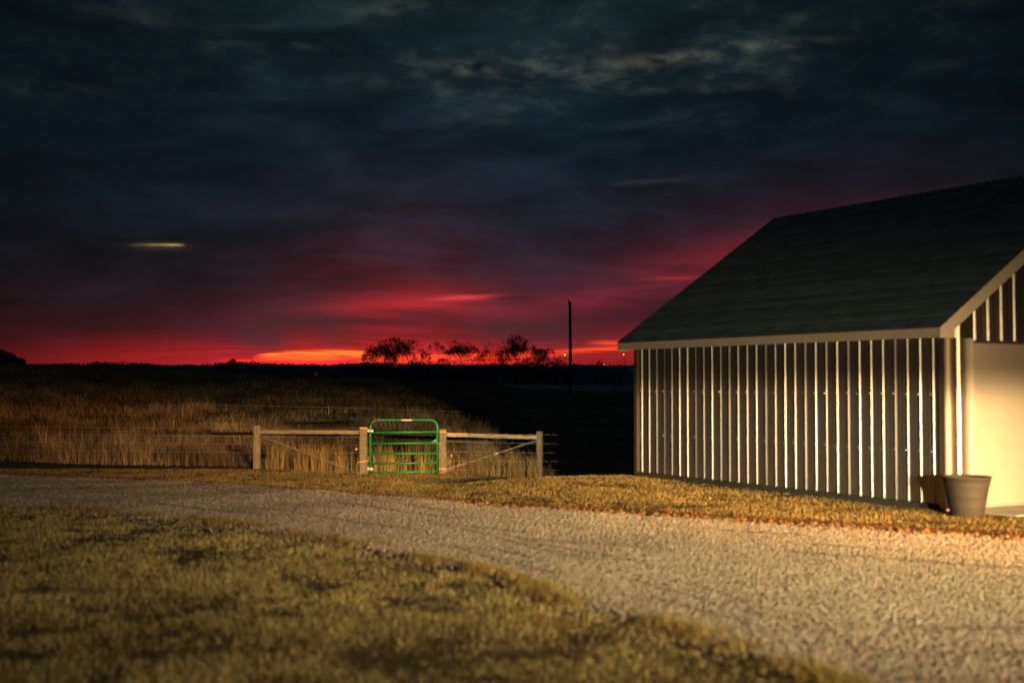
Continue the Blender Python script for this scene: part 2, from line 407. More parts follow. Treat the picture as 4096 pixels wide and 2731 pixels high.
# verge between driveway and fence / barn
N = 560000
y = rng.uniform(12, 32.2, N); x = rng.uniform(-13.5, 9.5, N); d = far_side(x, y)
cl = fbm(x, y, 2.4, 31)
yfence = 30.4
keep = frustum(x, y, .6) & (d > -.05+.4*(fbm(x, y, 2.2, 3)-.5)) & (y < yfence+.6) & ~in_barn(x, y, .02) & ~in_apron(x, y) & (rng.random(N) < np.clip((cl-.15)*3, .25, 1))
x, y, d, cl = x[keep], y[keep], d[keep], cl[keep]; n = len(x)
red = (d < .95+.5*(cl-.5)+.3*(fbm(x, y, 5, 77)-.5)) & (rng.random(n) < .95); h = rng.uniform(.018, .052, n)*(.6+.8*cl)*np.where(red, .75, 1); w = rng.uniform(.0045, .008, n)
c = pal(n, [(.37, .265, .10), (.28, .205, .075), (.20, .16, .055), (.12, .11, .035)], [.4, .3, .2, .1])
cr = pal(n, [(.34, .115, .03), (.25, .08, .025), (.40, .22, .06), (.12, .05, .02)], [.42, .33, .10, .15])
c *= (.6+.8*fbm(x, y, .9, 83))[:, None]; c = np.where(red[:, None], cr, c)
blades('verge_grass', x, y, h, w, c, 'mown dry grass between the driveway and the barn', 'grass', lean=.8); print('verge', n)

# dead leaves and clods along the far edge of the driveway
N = 1500; s_ = rng.integers(40, NL-5, N); x = EF[s_, 0]+rng.normal(0, .06, N); y = EF[s_, 1]+rng.uniform(-.08, .42, N)
k = frustum(x, y, .5) & ~in_apron(x, y) & ~in_barn(x, y, .1); x, y = x[k], y[k]
stones('dirt_clods', 0, x, y, rng.uniform(.012, .045, len(x)), .02, 'rusty clods and leaves along the driveway edge', (.24, .13, .05))
# ragged tufts and bare dark holes by the near edge
N = 60000; s_ = rng.integers(60, NL-5, N); cx = EN[s_, 0]; cy = EN[s_, 1]+rng.normal(0, .16, N)
k = frustum(cx, cy, .3) & (fbm(cx, cy, 2.4, 41) > .55); x, y = cx[k]+rng.normal(0, .05, k.sum()), cy[k]+rng.normal(0, .05, k.sum()); n = len(x)
blades('edge_tufts', x, y, rng.uniform(.04, .11, n), rng.uniform(.004, .007, n), pal(n, [(.38, .28, .09), (.24, .12, .04), (.16, .14, .05)], [.6, .2, .2]), 'ragged grass tufts creeping onto the gravel', 'grass', lean=.9)

# tall prairie grass behind the fence: three bands, thinning with distance
def fence_y(x): return np.interp(x, [-14, -6.4, -3.55, -1.5, .8], [33.5, 31.3, 29.4, 29.6, 30.6])
def tall(name, N, y0, y1, hmin, hmax, w, label, clump, xr=None, dens=.2):
    y = rng.uniform(y0, y1, N); u = rng.uniform(-.45, .44 if xr is None else xr, N); x = u*y
    cl = fbm(x, y*.8, clump, 51)
    k = (y > fence_y(x)+.1) & ~in_barn(x, y, .3) & (rng.random(N) < np.clip((cl-dens)*2.6, .08, 1)); x, y, cl = x[k], y[k], cl[k]; n = len(x)
    shape = np.where(x > -.4, .55, 1)
    h = rng.uniform(hmin, hmax, n)*(.25+1.7*cl**1.5)*shape*(1+.5*(rng.random(n) < .08))
    c = pal(n, [(.28, .20, .10), (.21, .155, .08), (.13, .105, .06), (.34, .26, .14)], [.35, .3, .2, .15], .22)
    c *= (.22+2.6*fbm(x, y*.8, .55, 61)**1.9)[:, None]
    o = blades(name, x, y, h, w*rng.uniform(.7, 1.3, n), c, label, 'grass', lean=.5); print(name, n); return o
tall('tall_grass', 170000, 30.2, 42, .16, .52, .009, 'tall brown prairie grass right behind the fence', 1.3)
tall('meadow_grass', 210000, 41, 66, .14, .42, .016, 'brown meadow grass on the slope beyond the fence', .8)
tall('far_meadow_grass', 120000, 65, 125, .15, .4, .032, 'far meadow grass up to the field crest', .4, xr=.1)
# loose stalks standing in front of and between the fence members
N = 7500; t = rng.random(N); x = -6.3+7.0*t; y = fence_y(x)+rng.normal(.45, .30, N)
cl = fbm(x, y*0, 3.1, 71); k = (rng.random(N) < np.clip((cl-.3)*3, .12, 1)) & ~((x > -3.3) & (x < -1.9) & (y < fence_y(x)) & (rng.random(N) < .8))
x, y = x[k], y[k]; n = len(x)
blades('fence_line_stalks', x, y, rng.uniform(.25, .9, n)*(.5+.5*rng.random(n)), rng.uniform(.006, .011, n), pal(n, [(.40, .27, .10), (.30, .19, .07), (.46, .34, .15)], [.5, .3, .2]), 'pale dry stalks standing along the fence', 'grass', lean=.22)

# ------------------------------------------------------------------ barn
barn = empty('barn', local(0, 0, 0), 0, 'low metal-sided barn with dark shingled gable roof and pale door', 'barn')
INV = Matrix.Translation(-C0)
def L(a, b, z): return Vector(C0*0) + E2*a + E1*b + Vector((0, 0, z))     # barn-local offset from its origin
def ribs(length, pitch, first, hgt=.023, lap=4, seed=1, phase=0):
    """profile (s, out) of a ribbed sheet along a wall"""
    rr = random.Random(seed); pr = [(0, 0)]; k = 0; s = first
    while s < length-.04:
        is_lap = ((k+phase) % lap == 0); h = hgt*(1+rr.uniform(-.13, .10))
        wf = (.026 if is_lap else 0.0168)+rr.uniform(-.0012, .0012); tp = .007; n = 8
        wn = .046 if is_lap else .034+rr.uniform(-.003, .002)     # long concave near flank, tight far flank
        pr += [(s-tp-wn*(1-i/n), h*(i/n)**2.3) for i in range(n+1)]
        pr += [(s+tp+wf*(1-i/n), h*math.sin(math.pi/2*i/n)**2) for i in range(n, -1, -1)]
        for q in (.36, .64):                         # two faint stiffening swages between ribs
            m = s+pitch*q
            if m < length-.06: pr += [(m-.014, 0), (m-.005, .0035), (m+.005, .0035), (m+.014, 0)]
        s += pitch; k += 1
    pr.append((length, 0)); return pr
def ribbed(name, pr, place, z0, z1fn, screws=(), parent=None, segs=1):
    mb = MB(); n = len(pr)
    for j in range(segs): pass
    V = []; nz = 8
    for (s, o) in pr:
        top = z1fn(s)
        for i in range(nz+1): V.append(place(s, o + .0004*math.sin(s*3.1+i*1.3), z0+(top-z0)*i/nz))
    Fq = []
    for i in range(n-1):
        for j in range(nz):
            a = i*(nz+1)+j; Fq.append((a, a+nz+1, a+nz+2, a+1))
    mb.add(V, Fq, True)
    for (s, z) in screws:                            # hex screw heads beside each rib
        if z < z1fn(s)-.03:
            c = place(s, .006, z); mb.box(c, (.017, .017, .014))
    return mb.build(name, M['galv'], parent)
SP = .2286; first = .18
pr = ribs(LEN, SP, first, seed=3, phase=1)
scr = [(first+SP*k+.036, z) for k in range(31) for z in (.80, 1.585)]
# side wall facing the camera: outward normal is -E2
ribbed('side_wall', pr, lambda s, o, z: L(-o, s, z), .05, lambda s: HW, scr, barn)
GP = .272
prg = ribs(WID, GP, .60+.02, seed=8, lap=99, phase=1)
DW0, DW1, DH = .54, .54+4.88, 2.30
gz = lambda s: HW+.04+PITCH*min(s, WID-s)
# gable wall: pier left of door, above the door, pier right of it; one mesh
def gable(name, b0, sign):
    mb = MB(); pl = lambda s, o, z: L(s, b0-sign*o, z)
    prof = [(s, o) for s, o in prg]
    segs = [((0, DW0), 0), ((DW0, DW1), DH), ((DW1, WID), 0)] if sign > 0 else [((0, WID), 0)]
    pier = [(0, 0), (.27, 0), (.285, .012), (.30, .022), (.315, .022), (.335, .008), (.36, 0), (.40, 0), (.455, 0)]
    for (a, b), z0 in segs:
        pp = [(s, o) for s, o in prof if a < s < b]
        if a == 0 and sign > 0: pp = [q for q in pier if q[0] < b]
        pp = [(a, 0)] + [q for q in pp if q[0] > a] + [(b, 0)]
        mid = WID/2
        if a < mid < b: pp = sorted(pp + [(mid, 0)], key=lambda q: q[0])
        V = []; 
        for s, o in pp: V += [pl(s, o, max(z0, .05)), pl(s, o, gz(s))]
        mb.add(V, [(2*i, 2*i+2, 2*i+3, 2*i+1) for i in range(len(pp)-1)], True)
    return mb.build(name, M['galv_dark'], barn)
gable('gable_wall', 0, 1); gable('rear_gable_wall', LEN, -1)
prb = ribs(LEN, SP, first, seed=5)
ribbed('rear_side_wall', prb, lambda s, o, z: L(WID+o, s, z), .05, lambda s: HW, (), barn)
# corner trims (angle), base trim
def corner_trim(a, b, sa, sb, w=.10, wg=.215):
    mb = MB(); t = .036
    mb.prism([(0, 0), (0, 1), (1, 1), (1, 0)], lambda p, k: L(a-sa*t*(1-k*.0)+0*p[0] if False else (a-sa*t if k == 0 else a-sa*(t-.004)), b+sb*(p[0]*w-.04 if True else 0), .04+p[1]*(HW-.045)))
    # gable side flange with rolled folds
    pts = [(-t, 0), (.03, .0), (.05, .012), (.15, .012), (.17, .0), (wg, .0), (wg+.01, -.03)]
    V = []
    for s, o in pts: V += [L(a+sa*s, b-sb*(o+.036), .04), L(a+sa*s, b-sb*(o+.036), HW-.005)]
    mb.add(V, [(2*i, 2*i+2, 2*i+3, 2*i+1) for i in range(len(pts)-1)], True)
    return mb.build('corner_trim', M['galv'], barn)
corner_trim(0, 0, 1, 1); corner_trim(WID, 0, -1, 1); corner_trim(0, LEN, 1, -1, wg=.12)
mb = MB()
mb.prism([(-.045, 0), (-.045, .085), (-.004, .10), (-.004, 0)], lambda p, k: L(p[0], .06 if k == 0 else LEN-.06, p[1]))
mb.build('base_trim', M['tub'], barn)
# roof: stepped courses of shingles on both slopes
def roof():
    ov, gp = .17, .10; sl = math.sqrt(1+PITCH*PITCH); run = WID/2+ov; Ls = run*sl; course = .135; nC = int(Ls/course)
    zb = HW+.13; b0, b1 = -gp-.02, LEN+gp+.3
    rr = random.Random(4); V = []; Fq = []; C = []
    def pt(sd, d, b, up):
        a = -ov + d/sl; z = zb + d/sl*PITCH + up*(1/sl); a -= up*PITCH/sl
        return L(a, b, z) if sd == 0 else L(WID-a, b, z)
    for sd in (0, 1):
        for i in range(nC+1):
            d0 = i*course; d1 = min(d0+course+.03, Ls); b = b0 + rr.uniform(-.0, .0)
            if i == nC: d1 = Ls
            b = b0; off = (i % 2)*.15; rowk = rr.uniform(.82, 1.18)
            while b < b1-1e-4:
                wdt = rr.choice((.30, .33, .22, .27)); e = min(b+wdt, b1); 
                if b == b0: e = min(b0+.1+off, b1)
                dj = rr.choice((0, 0, .008, -.006)); th = .021+rr.uniform(-.002, .003)
                q = len(V)
                V += [pt(sd, d0-dj, b, th), pt(sd, d0-dj, e, th), pt(sd, d1, e, .005), pt(sd, d1, b, .005), pt(sd, d0-dj, b, -.001), pt(sd, d0-dj, e, -.001)]
                Fq += [(q, q+1, q+2, q+3), (q+4, q+5, q+1, q)]
                k = rr.uniform(.7, 1.3); k = 1+(k-1)*.6; C += [(.080*k*rowk, .116*k*rowk, .130*k*rowk)]*6
                b = e
    V = np.array([tuple(v) for v in V]); 
    o = np_mesh('roof', V, [np.array(Fq)], M['shingle'], col=np.array(C), parent=barn)
    # ridge cap, a sub-part
    mb = MB(); zr = zb+run*PITCH; k = 0; b = b0
    while b < b1:
        e = min(b+.16, b1); u = .012+.014*((k % 2))*0
        for sg in (-1, 1):
            q = [L(WID/2, b, zr+.030), L(WID/2, e, zr+.018), L(WID/2+sg*.13, e, zr+.012-.13*PITCH+.006), L(WID/2+sg*.13, b, zr+.012-.13*PITCH+.018)]
            mb.add(q, [(0, 1, 2, 3)])
        b = e; k += 1
    cap = mb.build('ridge_cap', M['dark_shingle'] if 'dark_shingle' in M else M['capm'], o)
    return o
M['capm'] = simple('ridge_cap', (.045, .05, .047), .9, var=.3, scale=20)
roof_o = roof()
ov, gp = .17, .10
for sgn in (0, 1):                                    # eave fascia boards
    mb = MB(); A = (lambda a: a) if sgn == 0 else (lambda a: WID-a)
    mb.prism([(-ov, HW-.008), (-ov, HW+.122), (-ov+.022, HW+.130), (-ov+.022, HW-.008)], lambda p, k: L(A(p[0]), -gp+.024 if k == 0 else LEN+gp+.27, p[1]))
    mb.prism([(-ov+.024, HW+.004), (-ov+.024, HW+.014), (.0, HW+.014), (.0, HW+.004)], lambda p, k: L(A(p[0]), -gp+.024 if k == 0 else LEN+gp+.27, p[1]))
    mb.build('fascia', M['trim'], barn)
for (b, bb) in ((-gp, -gp+.022), (LEN+gp+.275, LEN+gp+.297)):          # rake boards with boxed returns at the eaves
    mb = MB(); sl = PITCH
    for m in (0, 1):
        A = (lambda a: a) if m == 0 else (lambda a: WID-a)
        z_t = lambda a: HW+.125+(a+ov)*sl
        poly = [(-ov-.002, HW-.012), (.105, HW-.012), (.105, z_t(.105)-.205), (WID/2, z_t(WID/2)-.205), (WID/2, z_t(WID/2)), (-ov-.002, z_t(-ov))]
        mb.prism(poly, lambda p, k: L(A(p[0]), b if k == 0 else bb, p[1]))
    mb.build('rake_board', M['trim'], barn)
# garage door with jamb trim
door = MB(); nsec = 4; sh = (DH-.02)/nsec
for i in range(nsec):
    z0 = .03+i*sh; door.box(L((DW0+DW1)/2, .045, z0+sh/2), (DW1-DW0-.01, .03, sh-.006), None) if False else None
    a0, a1 = DW0+.005, DW1-.005
    door.prism([(a0, z0), (a1, z0), (a1, z0+sh-.0015), (a0, z0+sh-.0015)], lambda p, k: L(p[0], .035 if k == 0 else .07, p[1]))
    nP = 8; pw = (a1-a0)/nP
    for j in range(nP):
        pa, pb = a0+j*pw+.06, a0+(j+1)*pw-.06
        for (w_, dd) in ((0, .0338),):
            door.prism([(pa, z0+.09), (pb, z0+.09), (pb, z0+sh-.09), (pa, z0+sh-.09)], lambda p, k: L(p[0], dd if k == 0 else .036, p[1]))
d_o = door.build('garage_door', M['door'], barn)
mb = MB(); mb.prism([(DW0, .004), (DW1, .004), (DW1, .028), (DW0, .028)], lambda p, k: L(p[0], .030 if k == 0 else .072, p[1])); mb.build('weather_seal', M['dark_wire'], d_o)
for (a, b) in ((DW0-.088, DW0), (DW1, DW1+.088)):
    mb = MB(); mb.prism([(a, 0), (b, 0), (b, 1), (a, 1)], lambda p, k: L(p[0], -.045 if k == 0 else .03, .02+p[1]*(DH+.03)))
    mb.build('door_jamb', M['trim'], barn)
mb = MB(); mb.prism([(DW0+.001, DH-.012), (DW1-.001, DH-.012), (DW1-.001, DH+.028), (DW0+.001, DH+.028)], lambda p, k: L(p[0], -.05 if k == 0 else .028, p[1])); mb.build('door_header', M['galv'], barn)
# concrete apron
mb = MB(); mb.prism([(.30, -.9), (WID-.1, -.9), (WID-.1, -.002), (.30, -.002)], lambda p, k: local(p[0], p[1], -.1 if k == 0 else .022))
tag(mb.build('concrete_apron', M['concrete']), kind='structure')
mb = MB(); mb.prism([(.01, .01), (WID-.01, .01), (WID-.01, LEN-.01), (.01, LEN-.01)], lambda p, k: L(p[0], p[1], -.12 if k == 0 else .045)); mb.build('foundation', M['concrete'], barn)

# tub planter by the corner
px, py_ = 5.935, 16.2
tub = empty('planter_tub', (px, py_, 0), 0, 'large empty grey tapered tub beside the garage door', 'planter')
mb = MB(); mb.lathe([(.0, .0), (.195, .0), (.208, .02), (.227, .13), (.2295, .135), (.2325, .15), (.250, .27), (.2525, .273), (.2555, .285), (.276, .40), (.280, .405), (.283, .42), (.299, .50), (.308, .503), (.312, .52), (.307, .527), (.289, .52), (.276, .43), (.262, .39)], (0, 0, 0), 48)
mb.build('tub_body', M['tub'], tub)
mb = MB(); mb.lathe([(.0, .385), (.15, .39), (.262, .38)], (0, 0, 0), 32); mb.build('soil', M['soil'], tub)

# ------------------------------------------------------------------ fence
def fy(x): return float(fence_y(x))
PA = (-6.42, 31.2); PB = (-3.50, 29.3); PC = (-1.65, 29.5); PD = (.69, 30.7)
def post(p, base_py, top_py, wpx, label, lean=0):
    D = p[1]; z0 = EYE+(HY-base_py)/F*D; z1 = EYE+(HY-top_py)/F*D; w = wpx/F*D
    t = empty('fence_post', (p[0], p[1], z0), R(random.uniform(-6, 6)), label, 'fence post', 'wooden posts of the gate fence')
    h = z1-z0; mb = MB(); n = 10; vs = []
    prof = [(-.4, 1.0), (0, 1.0), (.25, .99), (.5, 1.01), (.75, .99), (.97, 1.0), (1.0, .95)]
    rr = random.Random(int(p[0]*100)); m = 20; ph = rr.uniform(0, 6); fs = []
    for i, (q, s) in enumerate(prof):
        for k in range(m):
            a = 2*math.pi*(k+.5)/m; r = w/2/max(abs(math.cos(a)), abs(math.sin(a)))**.75*s*(1+.035*math.sin(3*a+ph+i)+.02*rr.uniform(-1, 1))
            vs.append((r*math.cos(a)+lean*max(q, 0)*h, r*math.sin(a), max(q*h, -.4) if q < 0 else q*h))
    for i in range(len(prof)-1):
        for k in range(m): fs.append((i*m+k, i*m+(k+1) % m, (i+1)*m+(k+1) % m, (i+1)*m+k))
    fs.append(tuple((len(prof)-1)*m+k for k in range(m)))
    mb.add(vs, fs, False); mb.build('post_body', M['post'], t); t['h'] = h
    return t, z0, z1, w
tA, a0, a1, wA = post(PA, 1880, 1700, 27, 'leftmost square wooden fence post at the end of the left rail', .012)
tB, b0, b1, wB = post(PB, 1897, 1706, 29, 'wooden hinge post just left of the green gate, banded with yellow straps', -.008)
tC, c0, c1, wC = post(PC, 1903, 1715, 29, 'wooden latch post just right of the green gate', .004)
tD, d0, d1, wD = post(PD, 1905, 1724, 25.5, 'rightmost knotty fence post standing against the dark field', 0)
for k in ('h',):
    for t in (tA, tB, tC, tD): del t[k]
def band(t, z, w, tilt=0, ext=.0):
    mb = MB(); r = w/2+.008; n = 28; vs = []; fs = []
    for dz in (-.011, .011):
        for ro in (r, r+.006):
            for k in range(n):
                a = 2*math.pi*k/n; q = ro/max(abs(math.cos(a)), abs(math.sin(a)))**.75
                vs.append((q*math.cos(a), q*math.sin(a), z+dz+tilt*math.cos(a)))
    for k in range(n):
        k2 = (k+1) % n
        fs += [(k, k2, n+k2, n+k), (2*n+k, 3*n+k, 3*n+k2, 2*n+k2), (n+k, n+k2, 3*n+k2, 3*n+k), (k, 2*n+k, 2*n+k2, k2)]
    mb.add(vs, fs)
    if ext: mb.tube([(-w/2, -w/2-.005, z-tilt), (-w/2-ext, -w/2-.02, z-tilt-.012)], .008, 6)
    return mb.build('strap', M['strap'], t)
band(tB, (1897-1711)/F*29.3, wB, -.008); band(tB, (1897-1843)/F*29.3, wB, .012, .05)
band(tC, (1903-1726)/F*29.5, wC, 0); band(tC, (1903-1872)/F*29.5, wC, -.004, 0)
def wirewrap(t, zs, w):
    for z in zs:
        mb = MB(); n = 24; pts = []
        for k in range(n+1):
            a = 2*math.pi*k/n; q = (w/2+.006)/max(abs(math.cos(a)), abs(math.sin(a)))**.75; pts.append((q*math.cos(a), q*math.sin(a), z+.012*math.sin(a*2)))
        mb.tube(pts, .0035, 5, cap=False); mb.build('wire_wrap', M['dark_wire'], t)
wirewrap(tB, [(1897-v)/F*29.3 for v in (1742, 1776, 1798, 1809)], wB); wirewrap(tC, [(1903-v)/F*29.5 for v in (1760, 1775, 1797, 1838)], wC)
def rail(p, q, zp, zq, th, dp, label, mat='rail'):
    a = Vector((p[0], p[1], zp)); b = Vector((q[0], q[1], zq)); d = (b-a); n = Vector((-d.y, d.x, 0)).normalized()
    t = empty('fence_rail', tuple((a+b)/2), math.atan2(d.y, d.x), label, 'fence rail', 'horizontal rails of the gate fence')
    Lh = d.length/2; sl = (zq-zp)/2; mb = MB(); n_ = 14; vs = []; fs = []; rr = random.Random(int(p[0]*50))
    for i in range(n_+1):
        s = -1+2*i/n_; jz = rr.uniform(-.004, .004)
        for (yy, zz) in ((-.045, -1), (-.052, -.8), (-.052, .8), (-.045, 1), (.045, 1), (.052, .8), (.052, -.8), (.045, -1)):
            vs.append((s*Lh, yy, s*sl+jz+zz*th/2))
    for i in range(n_):
        for k in range(8): fs.append((i*8+k, i*8+(k+1) % 8, (i+1)*8+(k+1) % 8, (i+1)*8+k))
    fs += [tuple(range(7, -1, -1)), tuple(n_*8+k for k in range(8))]
    mb.add(vs, fs); mb.build('rail_beam', M[mat], t); return t
zz = lambda py, D: EYE+(HY-py)/F*D
rail((PA[0]+wA/2+.001, PA[1]), (PB[0]-wB/2-.001, PB[1]+.02), zz(1726, 31.2), zz(1727.5, 29.3), .095, .1, 'reddish brown wooden rail left of the green gate')
rail((PC[0]+wC/2+.001, PC[1]), (PD[0]-wD/2-.001, PD[1]), zz(1737, 29.5), zz(1748.5, 30.7), .092, .1, 'pale wooden rail right of the green gate')

# gate: bent top tube, five rails, uprights, hinges, latch, decal
def gate():
    x0, x1 = P(1482, 0, 29.35)[0], P(1750, 0, 29.45)[0]; D0, D1 = 29.35, 29.45
    zb = zz(1898, 29.4); t = empty('farm_gate', ((x0+x1)/2, 29.40, zb), math.atan2(D1-D0, x1-x0), 'green tubular steel farm gate between two wooden posts', 'gate')
    W = (x1-x0)/2; H = zz(1679, 29.4)-zb; r = .024; rc = .17; drop = .0
    pts = [(-W, 0, .095)]
    for k in range(9):
        a = math.pi - k*math.pi/16; pts.append((-W+rc+rc*math.cos(a), 0, H-rc+rc*math.sin(a)))
    for k in range(9):
        a = math.pi/2 - k*math.pi/16; pts.append((W-rc+rc*math.cos(a), 0, H-rc+rc*math.sin(a)))
    pts.append((W, 0, .03)); mb = MB(); mb.tube(pts, r, 12); mb.build('frame', M['green'], t)
    for (yl, yr) in ((1729, 1726.5), (1773, 1770.5), (1814, 1811.5), (1853, 1849.5), (1889, 1883.5)):
        mb = MB(); mb.tube([(-W+.012, -.001, (1898-yl)/F*29.4), (W-.012, -.001, (1898-yr)/F*29.4)], .0235, 12); mb.build('bar', M['green'], t)
    for z in ((1898-1722)/F*29.4, (1898-1873)/F*29.4):
        mb = MB(); mb.tube([(-W, 0, z-.028), (-W, 0, z+.028)], .033, 12)
        mb.box((-W-.035, 0, z), (.06, .035, .042), bev=.006); mb.tube([(-W-.05, 0, z+.02), (-W-.05, 0, z+.05)], .010, 8)
        mb.tube([(-W-.035, -.002, z), (-W-.105, -.002, z)], .009, 8); mb.box((-W+.045, 0, z), (.05, .04, .044), bev=.006); mb.build('hinge', M['zinc'], t)
    mb = MB(); cx0, cx1 = (1607.5-2048)/F*29.4-(x0+x1)/2, (1647.5-2048)/F*29.4-(x0+x1)/2
    def dec(a, b, z0, z1, o, nm, mt, par):
        m2 = MB(); n = 6; vs = []; fs = []
        for k in range(n+1):
            zk = z0+(z1-z0)*k/n; rr_ = r+o; yk = -math.sqrt(max(rr_*rr_-zk*zk, 1e-6)); vs += [(a, yk, H+zk), (b, yk, H+zk)]
        for k in range(n): fs.append((2*k, 2*k+1, 2*k+3, 2*k+2))
        m2.add(vs, fs, True); return m2.build(nm, mt, par, normals=False)
    dc = dec(cx0, cx1, -.021, .018, .0012, 'decal', M['decal'], t)
    for (a, b, q0, q1) in ((.06, .10, .001, .012), (.13, .19, .003, .014), (.21, .25, .001, .012), (.05, .42, -.009, -.005), (.5, .95, .006, .012)):
        dec(cx0+(cx1-cx0)*a, cx0+(cx1-cx0)*b, q0, q1, .0022, 'decal_print', M['decal_ink'], dc)
    rx = (1512-2048)/F*29.4-(x0+x1)/2
    mb = MB(); mb.tube([(rx-.04, 0, H), (rx+.04, 0, H)], r+.0015, 12); mb.build('rust_patch', M['rust'], t)
    lz = (1898-1764)/F*29.4; mb = MB(); mb.add([(W-.14, -.008, lz-.02), (W-.01, -.008, lz-.02), (W-.01, -.008, lz+.075), (W-.14, .008, lz-.02), (W-.01, .008, lz-.02), (W-.01, .008, lz+.075)], [(0, 1, 2), (5, 4, 3), (0, 3, 4, 1), (1, 4, 5, 2), (2, 5, 3, 0)]); mb.build('gusset', M['green'], t)
    mb = MB(); pts = [(W-.02+.13*i/12, -.03-.02*math.sin(math.pi*i/12), lz-.02-.045*math.sin(math.pi*i/12)) for i in range(13)]
    mb.tube(pts, .006, 6); mb.build('latch_chain', M['wire'], t)
gate()

# fence wires, brace wires and insulators
def strand(name, pts, r, mat, label, cat, group=None, sag=.0):
    o0 = Vector(pts[0]); t = MB(); out = []
    for i in range(len(pts)-1):
        a, b = Vector(pts[i]), Vector(pts[i+1]); n = 8
        for k in range(n if i < len(pts)-2 else n+1):
            q = k/n; p = a.lerp(b, q); p.z -= sag*4*q*(1-q); out.append(p-o0)
    t.tube(out, r, 5); o = t.build(name, M[mat]); o.location = o0; return tag(o, label, cat, group)
def tw(p, off=0): return Vector((p[0], p[1]+off, 0))
yA, yB, yC, yD = PA[1]-wA/2-.006, PB[1]-wB/2-.006, PC[1]-wC/2-.006, PD[1]-wD/2-.006
lab = ['topmost', 'second', 'middle', 'fourth', 'lowest']
for i, (pa, pb) in enumerate(((1711, 1709.5), (1742, 1747), (1775, 1776), (1808, 1809))):
    strand('fence_wire', [(PA[0]-10, yA+3.2, zz(pa+6, 31.2)-.02), (PA[0], yA, zz(pa, 31.2)), (PB[0], yB, zz(pb, 29.3))], .0026, 'wire', lab[i]+' wire strand running left from the hinge post', 'fence wire', 'wire strands of the fence', .012)
for i, (pa, pb) in enumerate(((1729, 1737), (1762, 1772), (1803, 1809), (1840, 1843), (1876, 1878))):
    strand('fence_wire', [(PC[0], yC, zz(pa, 29.5)), (PD[0], yD, zz(pb, 30.7)), (PD[0]+5.5, yD+1.6, zz(pb+4, 30.7)-.05)], .0026, 'wire', lab[i]+' wire strand between the latch post and the rightmost post', 'fence wire', 'wire strands of the fence', .006)
def brace(pts, label, knot):
    a, b = Vector(pts[0]), Vector(pts[1]); t = MB(); d = (b-a)
    for sg in (-1, 1):
        q = [Vector((0, 0, 0)) + d*k/24 + Vector((0, sg*.004, sg*.022*(abs(k/24-knot)/max(knot, 1-knot)))) for k in range(25)]; t.tube(q, .005, 5)
    o = t.build('brace_wire', M['wire']); o.location = a; tag(o, label, 'brace wire', 'twisted diagonal brace wires')
    return o, a+d*knot
br, kp = brace([(PD[0]-.02, yD, zz(1757, 30.7)), (PC[0]+.03, yC, zz(1878, 29.5))], 'twisted brace wire running diagonally to the rightmost post', .46)
mb = MB(); mb.tube([(-.05, -.006, -.02), (-.02, -.01, -.008), (.03, -.01, .012), (.055, -.006, .022)], [.012, .03, .028, .01], 8); o = mb.build('twist_knot', M['wire'], br); o.location = kp-br.location
brace([(PA[0]+.08, yA, zz(1740, 31.2)), (PB[0]-.05, yB, zz(1893, 29.3))], 'twisted brace wire slanting down to the foot of the hinge post', .45)
def insulator(p, r, label):
    t = MB(); t.lathe([(0, -r*.9), (r*.6, -r*.8), (r, -r*.2), (r, r*.2), (r*.6, r*.8), (0, r*.9)], (0, 0, 0), 14); t.tube([(0, 0, 0), (0, .05, 0)], r*.3, 6)
    o = t.build('insulator', M['yellow']); o.location = p; return tag(o, label, 'insulator', 'yellow wire insulators')
insulator(P(1426.5, 1795, 29.3), .030, 'yellow insulator on the wire left of the hinge post')
insulator(P(1806, 1821, 29.45), .026, 'yellow insulator just right of the latch post')
insulator(P(1966, 1886.5, 29.9), .022, 'dull yellow insulator low in the stalks right of the latch post')

# steel line post at far left and step-in posts with wires out in the meadow
gx, gy, gz_ = P(124, 1840, 33.6); zg = float(TZ(gx, gy)); t = MB(); h = zz(1690, 33.6)-zg
t.box((0, 0, h/2), (.045, .006, h)); t.box((0, .02, h/2), (.006, .04, h))
for k in range(9): t.box((0, -.008, .25+k*.1), (.02, .01, .03))
o = t.build('line_post', M['dark_wood']); o.location = (gx, gy, zg); tag(o, 'dark steel line post standing in tall grass at far left', 'fence post')
def step_post(px, top, D, label):
    x, y, z = P(px, top, D); zg = float(TZ(x, y)); t = empty('step_in_post', (x, y, zg), 0, label, 'electric fence post', 'white step-in posts in the meadow')
    m_ = MB(); m_.tube([(0, 0, 0), (.0, 0, (z-zg)*.5), (-.012, 0, z-zg)], [.014, .013, .011], 8); m_.build('stake', M['decal'], t)
    return (x, y-.02, z-.06)
g1 = step_post(906, 1614, 52, 'left white step-in post on the nearer electric wire')
g2 = step_post(1315, 1622, 52, 'right white step-in post on the nearer electric wire')
f1 = step_post(787, 1530, 96, 'left thin post on the farther electric wire near the crest')
f2 = step_post(1697, 1551, 96, 'right thin post on the farther electric wire near the crest')
strand('electric_wire', [P(560, 1618, 53), g1, g2, P(1888, 1648, 52)], .008, 'wire', 'nearer pale electric wire crossing the meadow', 'electric wire', 'electric wires across the meadow')
strand('electric_wire', [P(514, 1536, 97), f1, f2], .010, 'wire', 'farther pale electric wire crossing the meadow', 'electric wire', 'electric wires across the meadow')

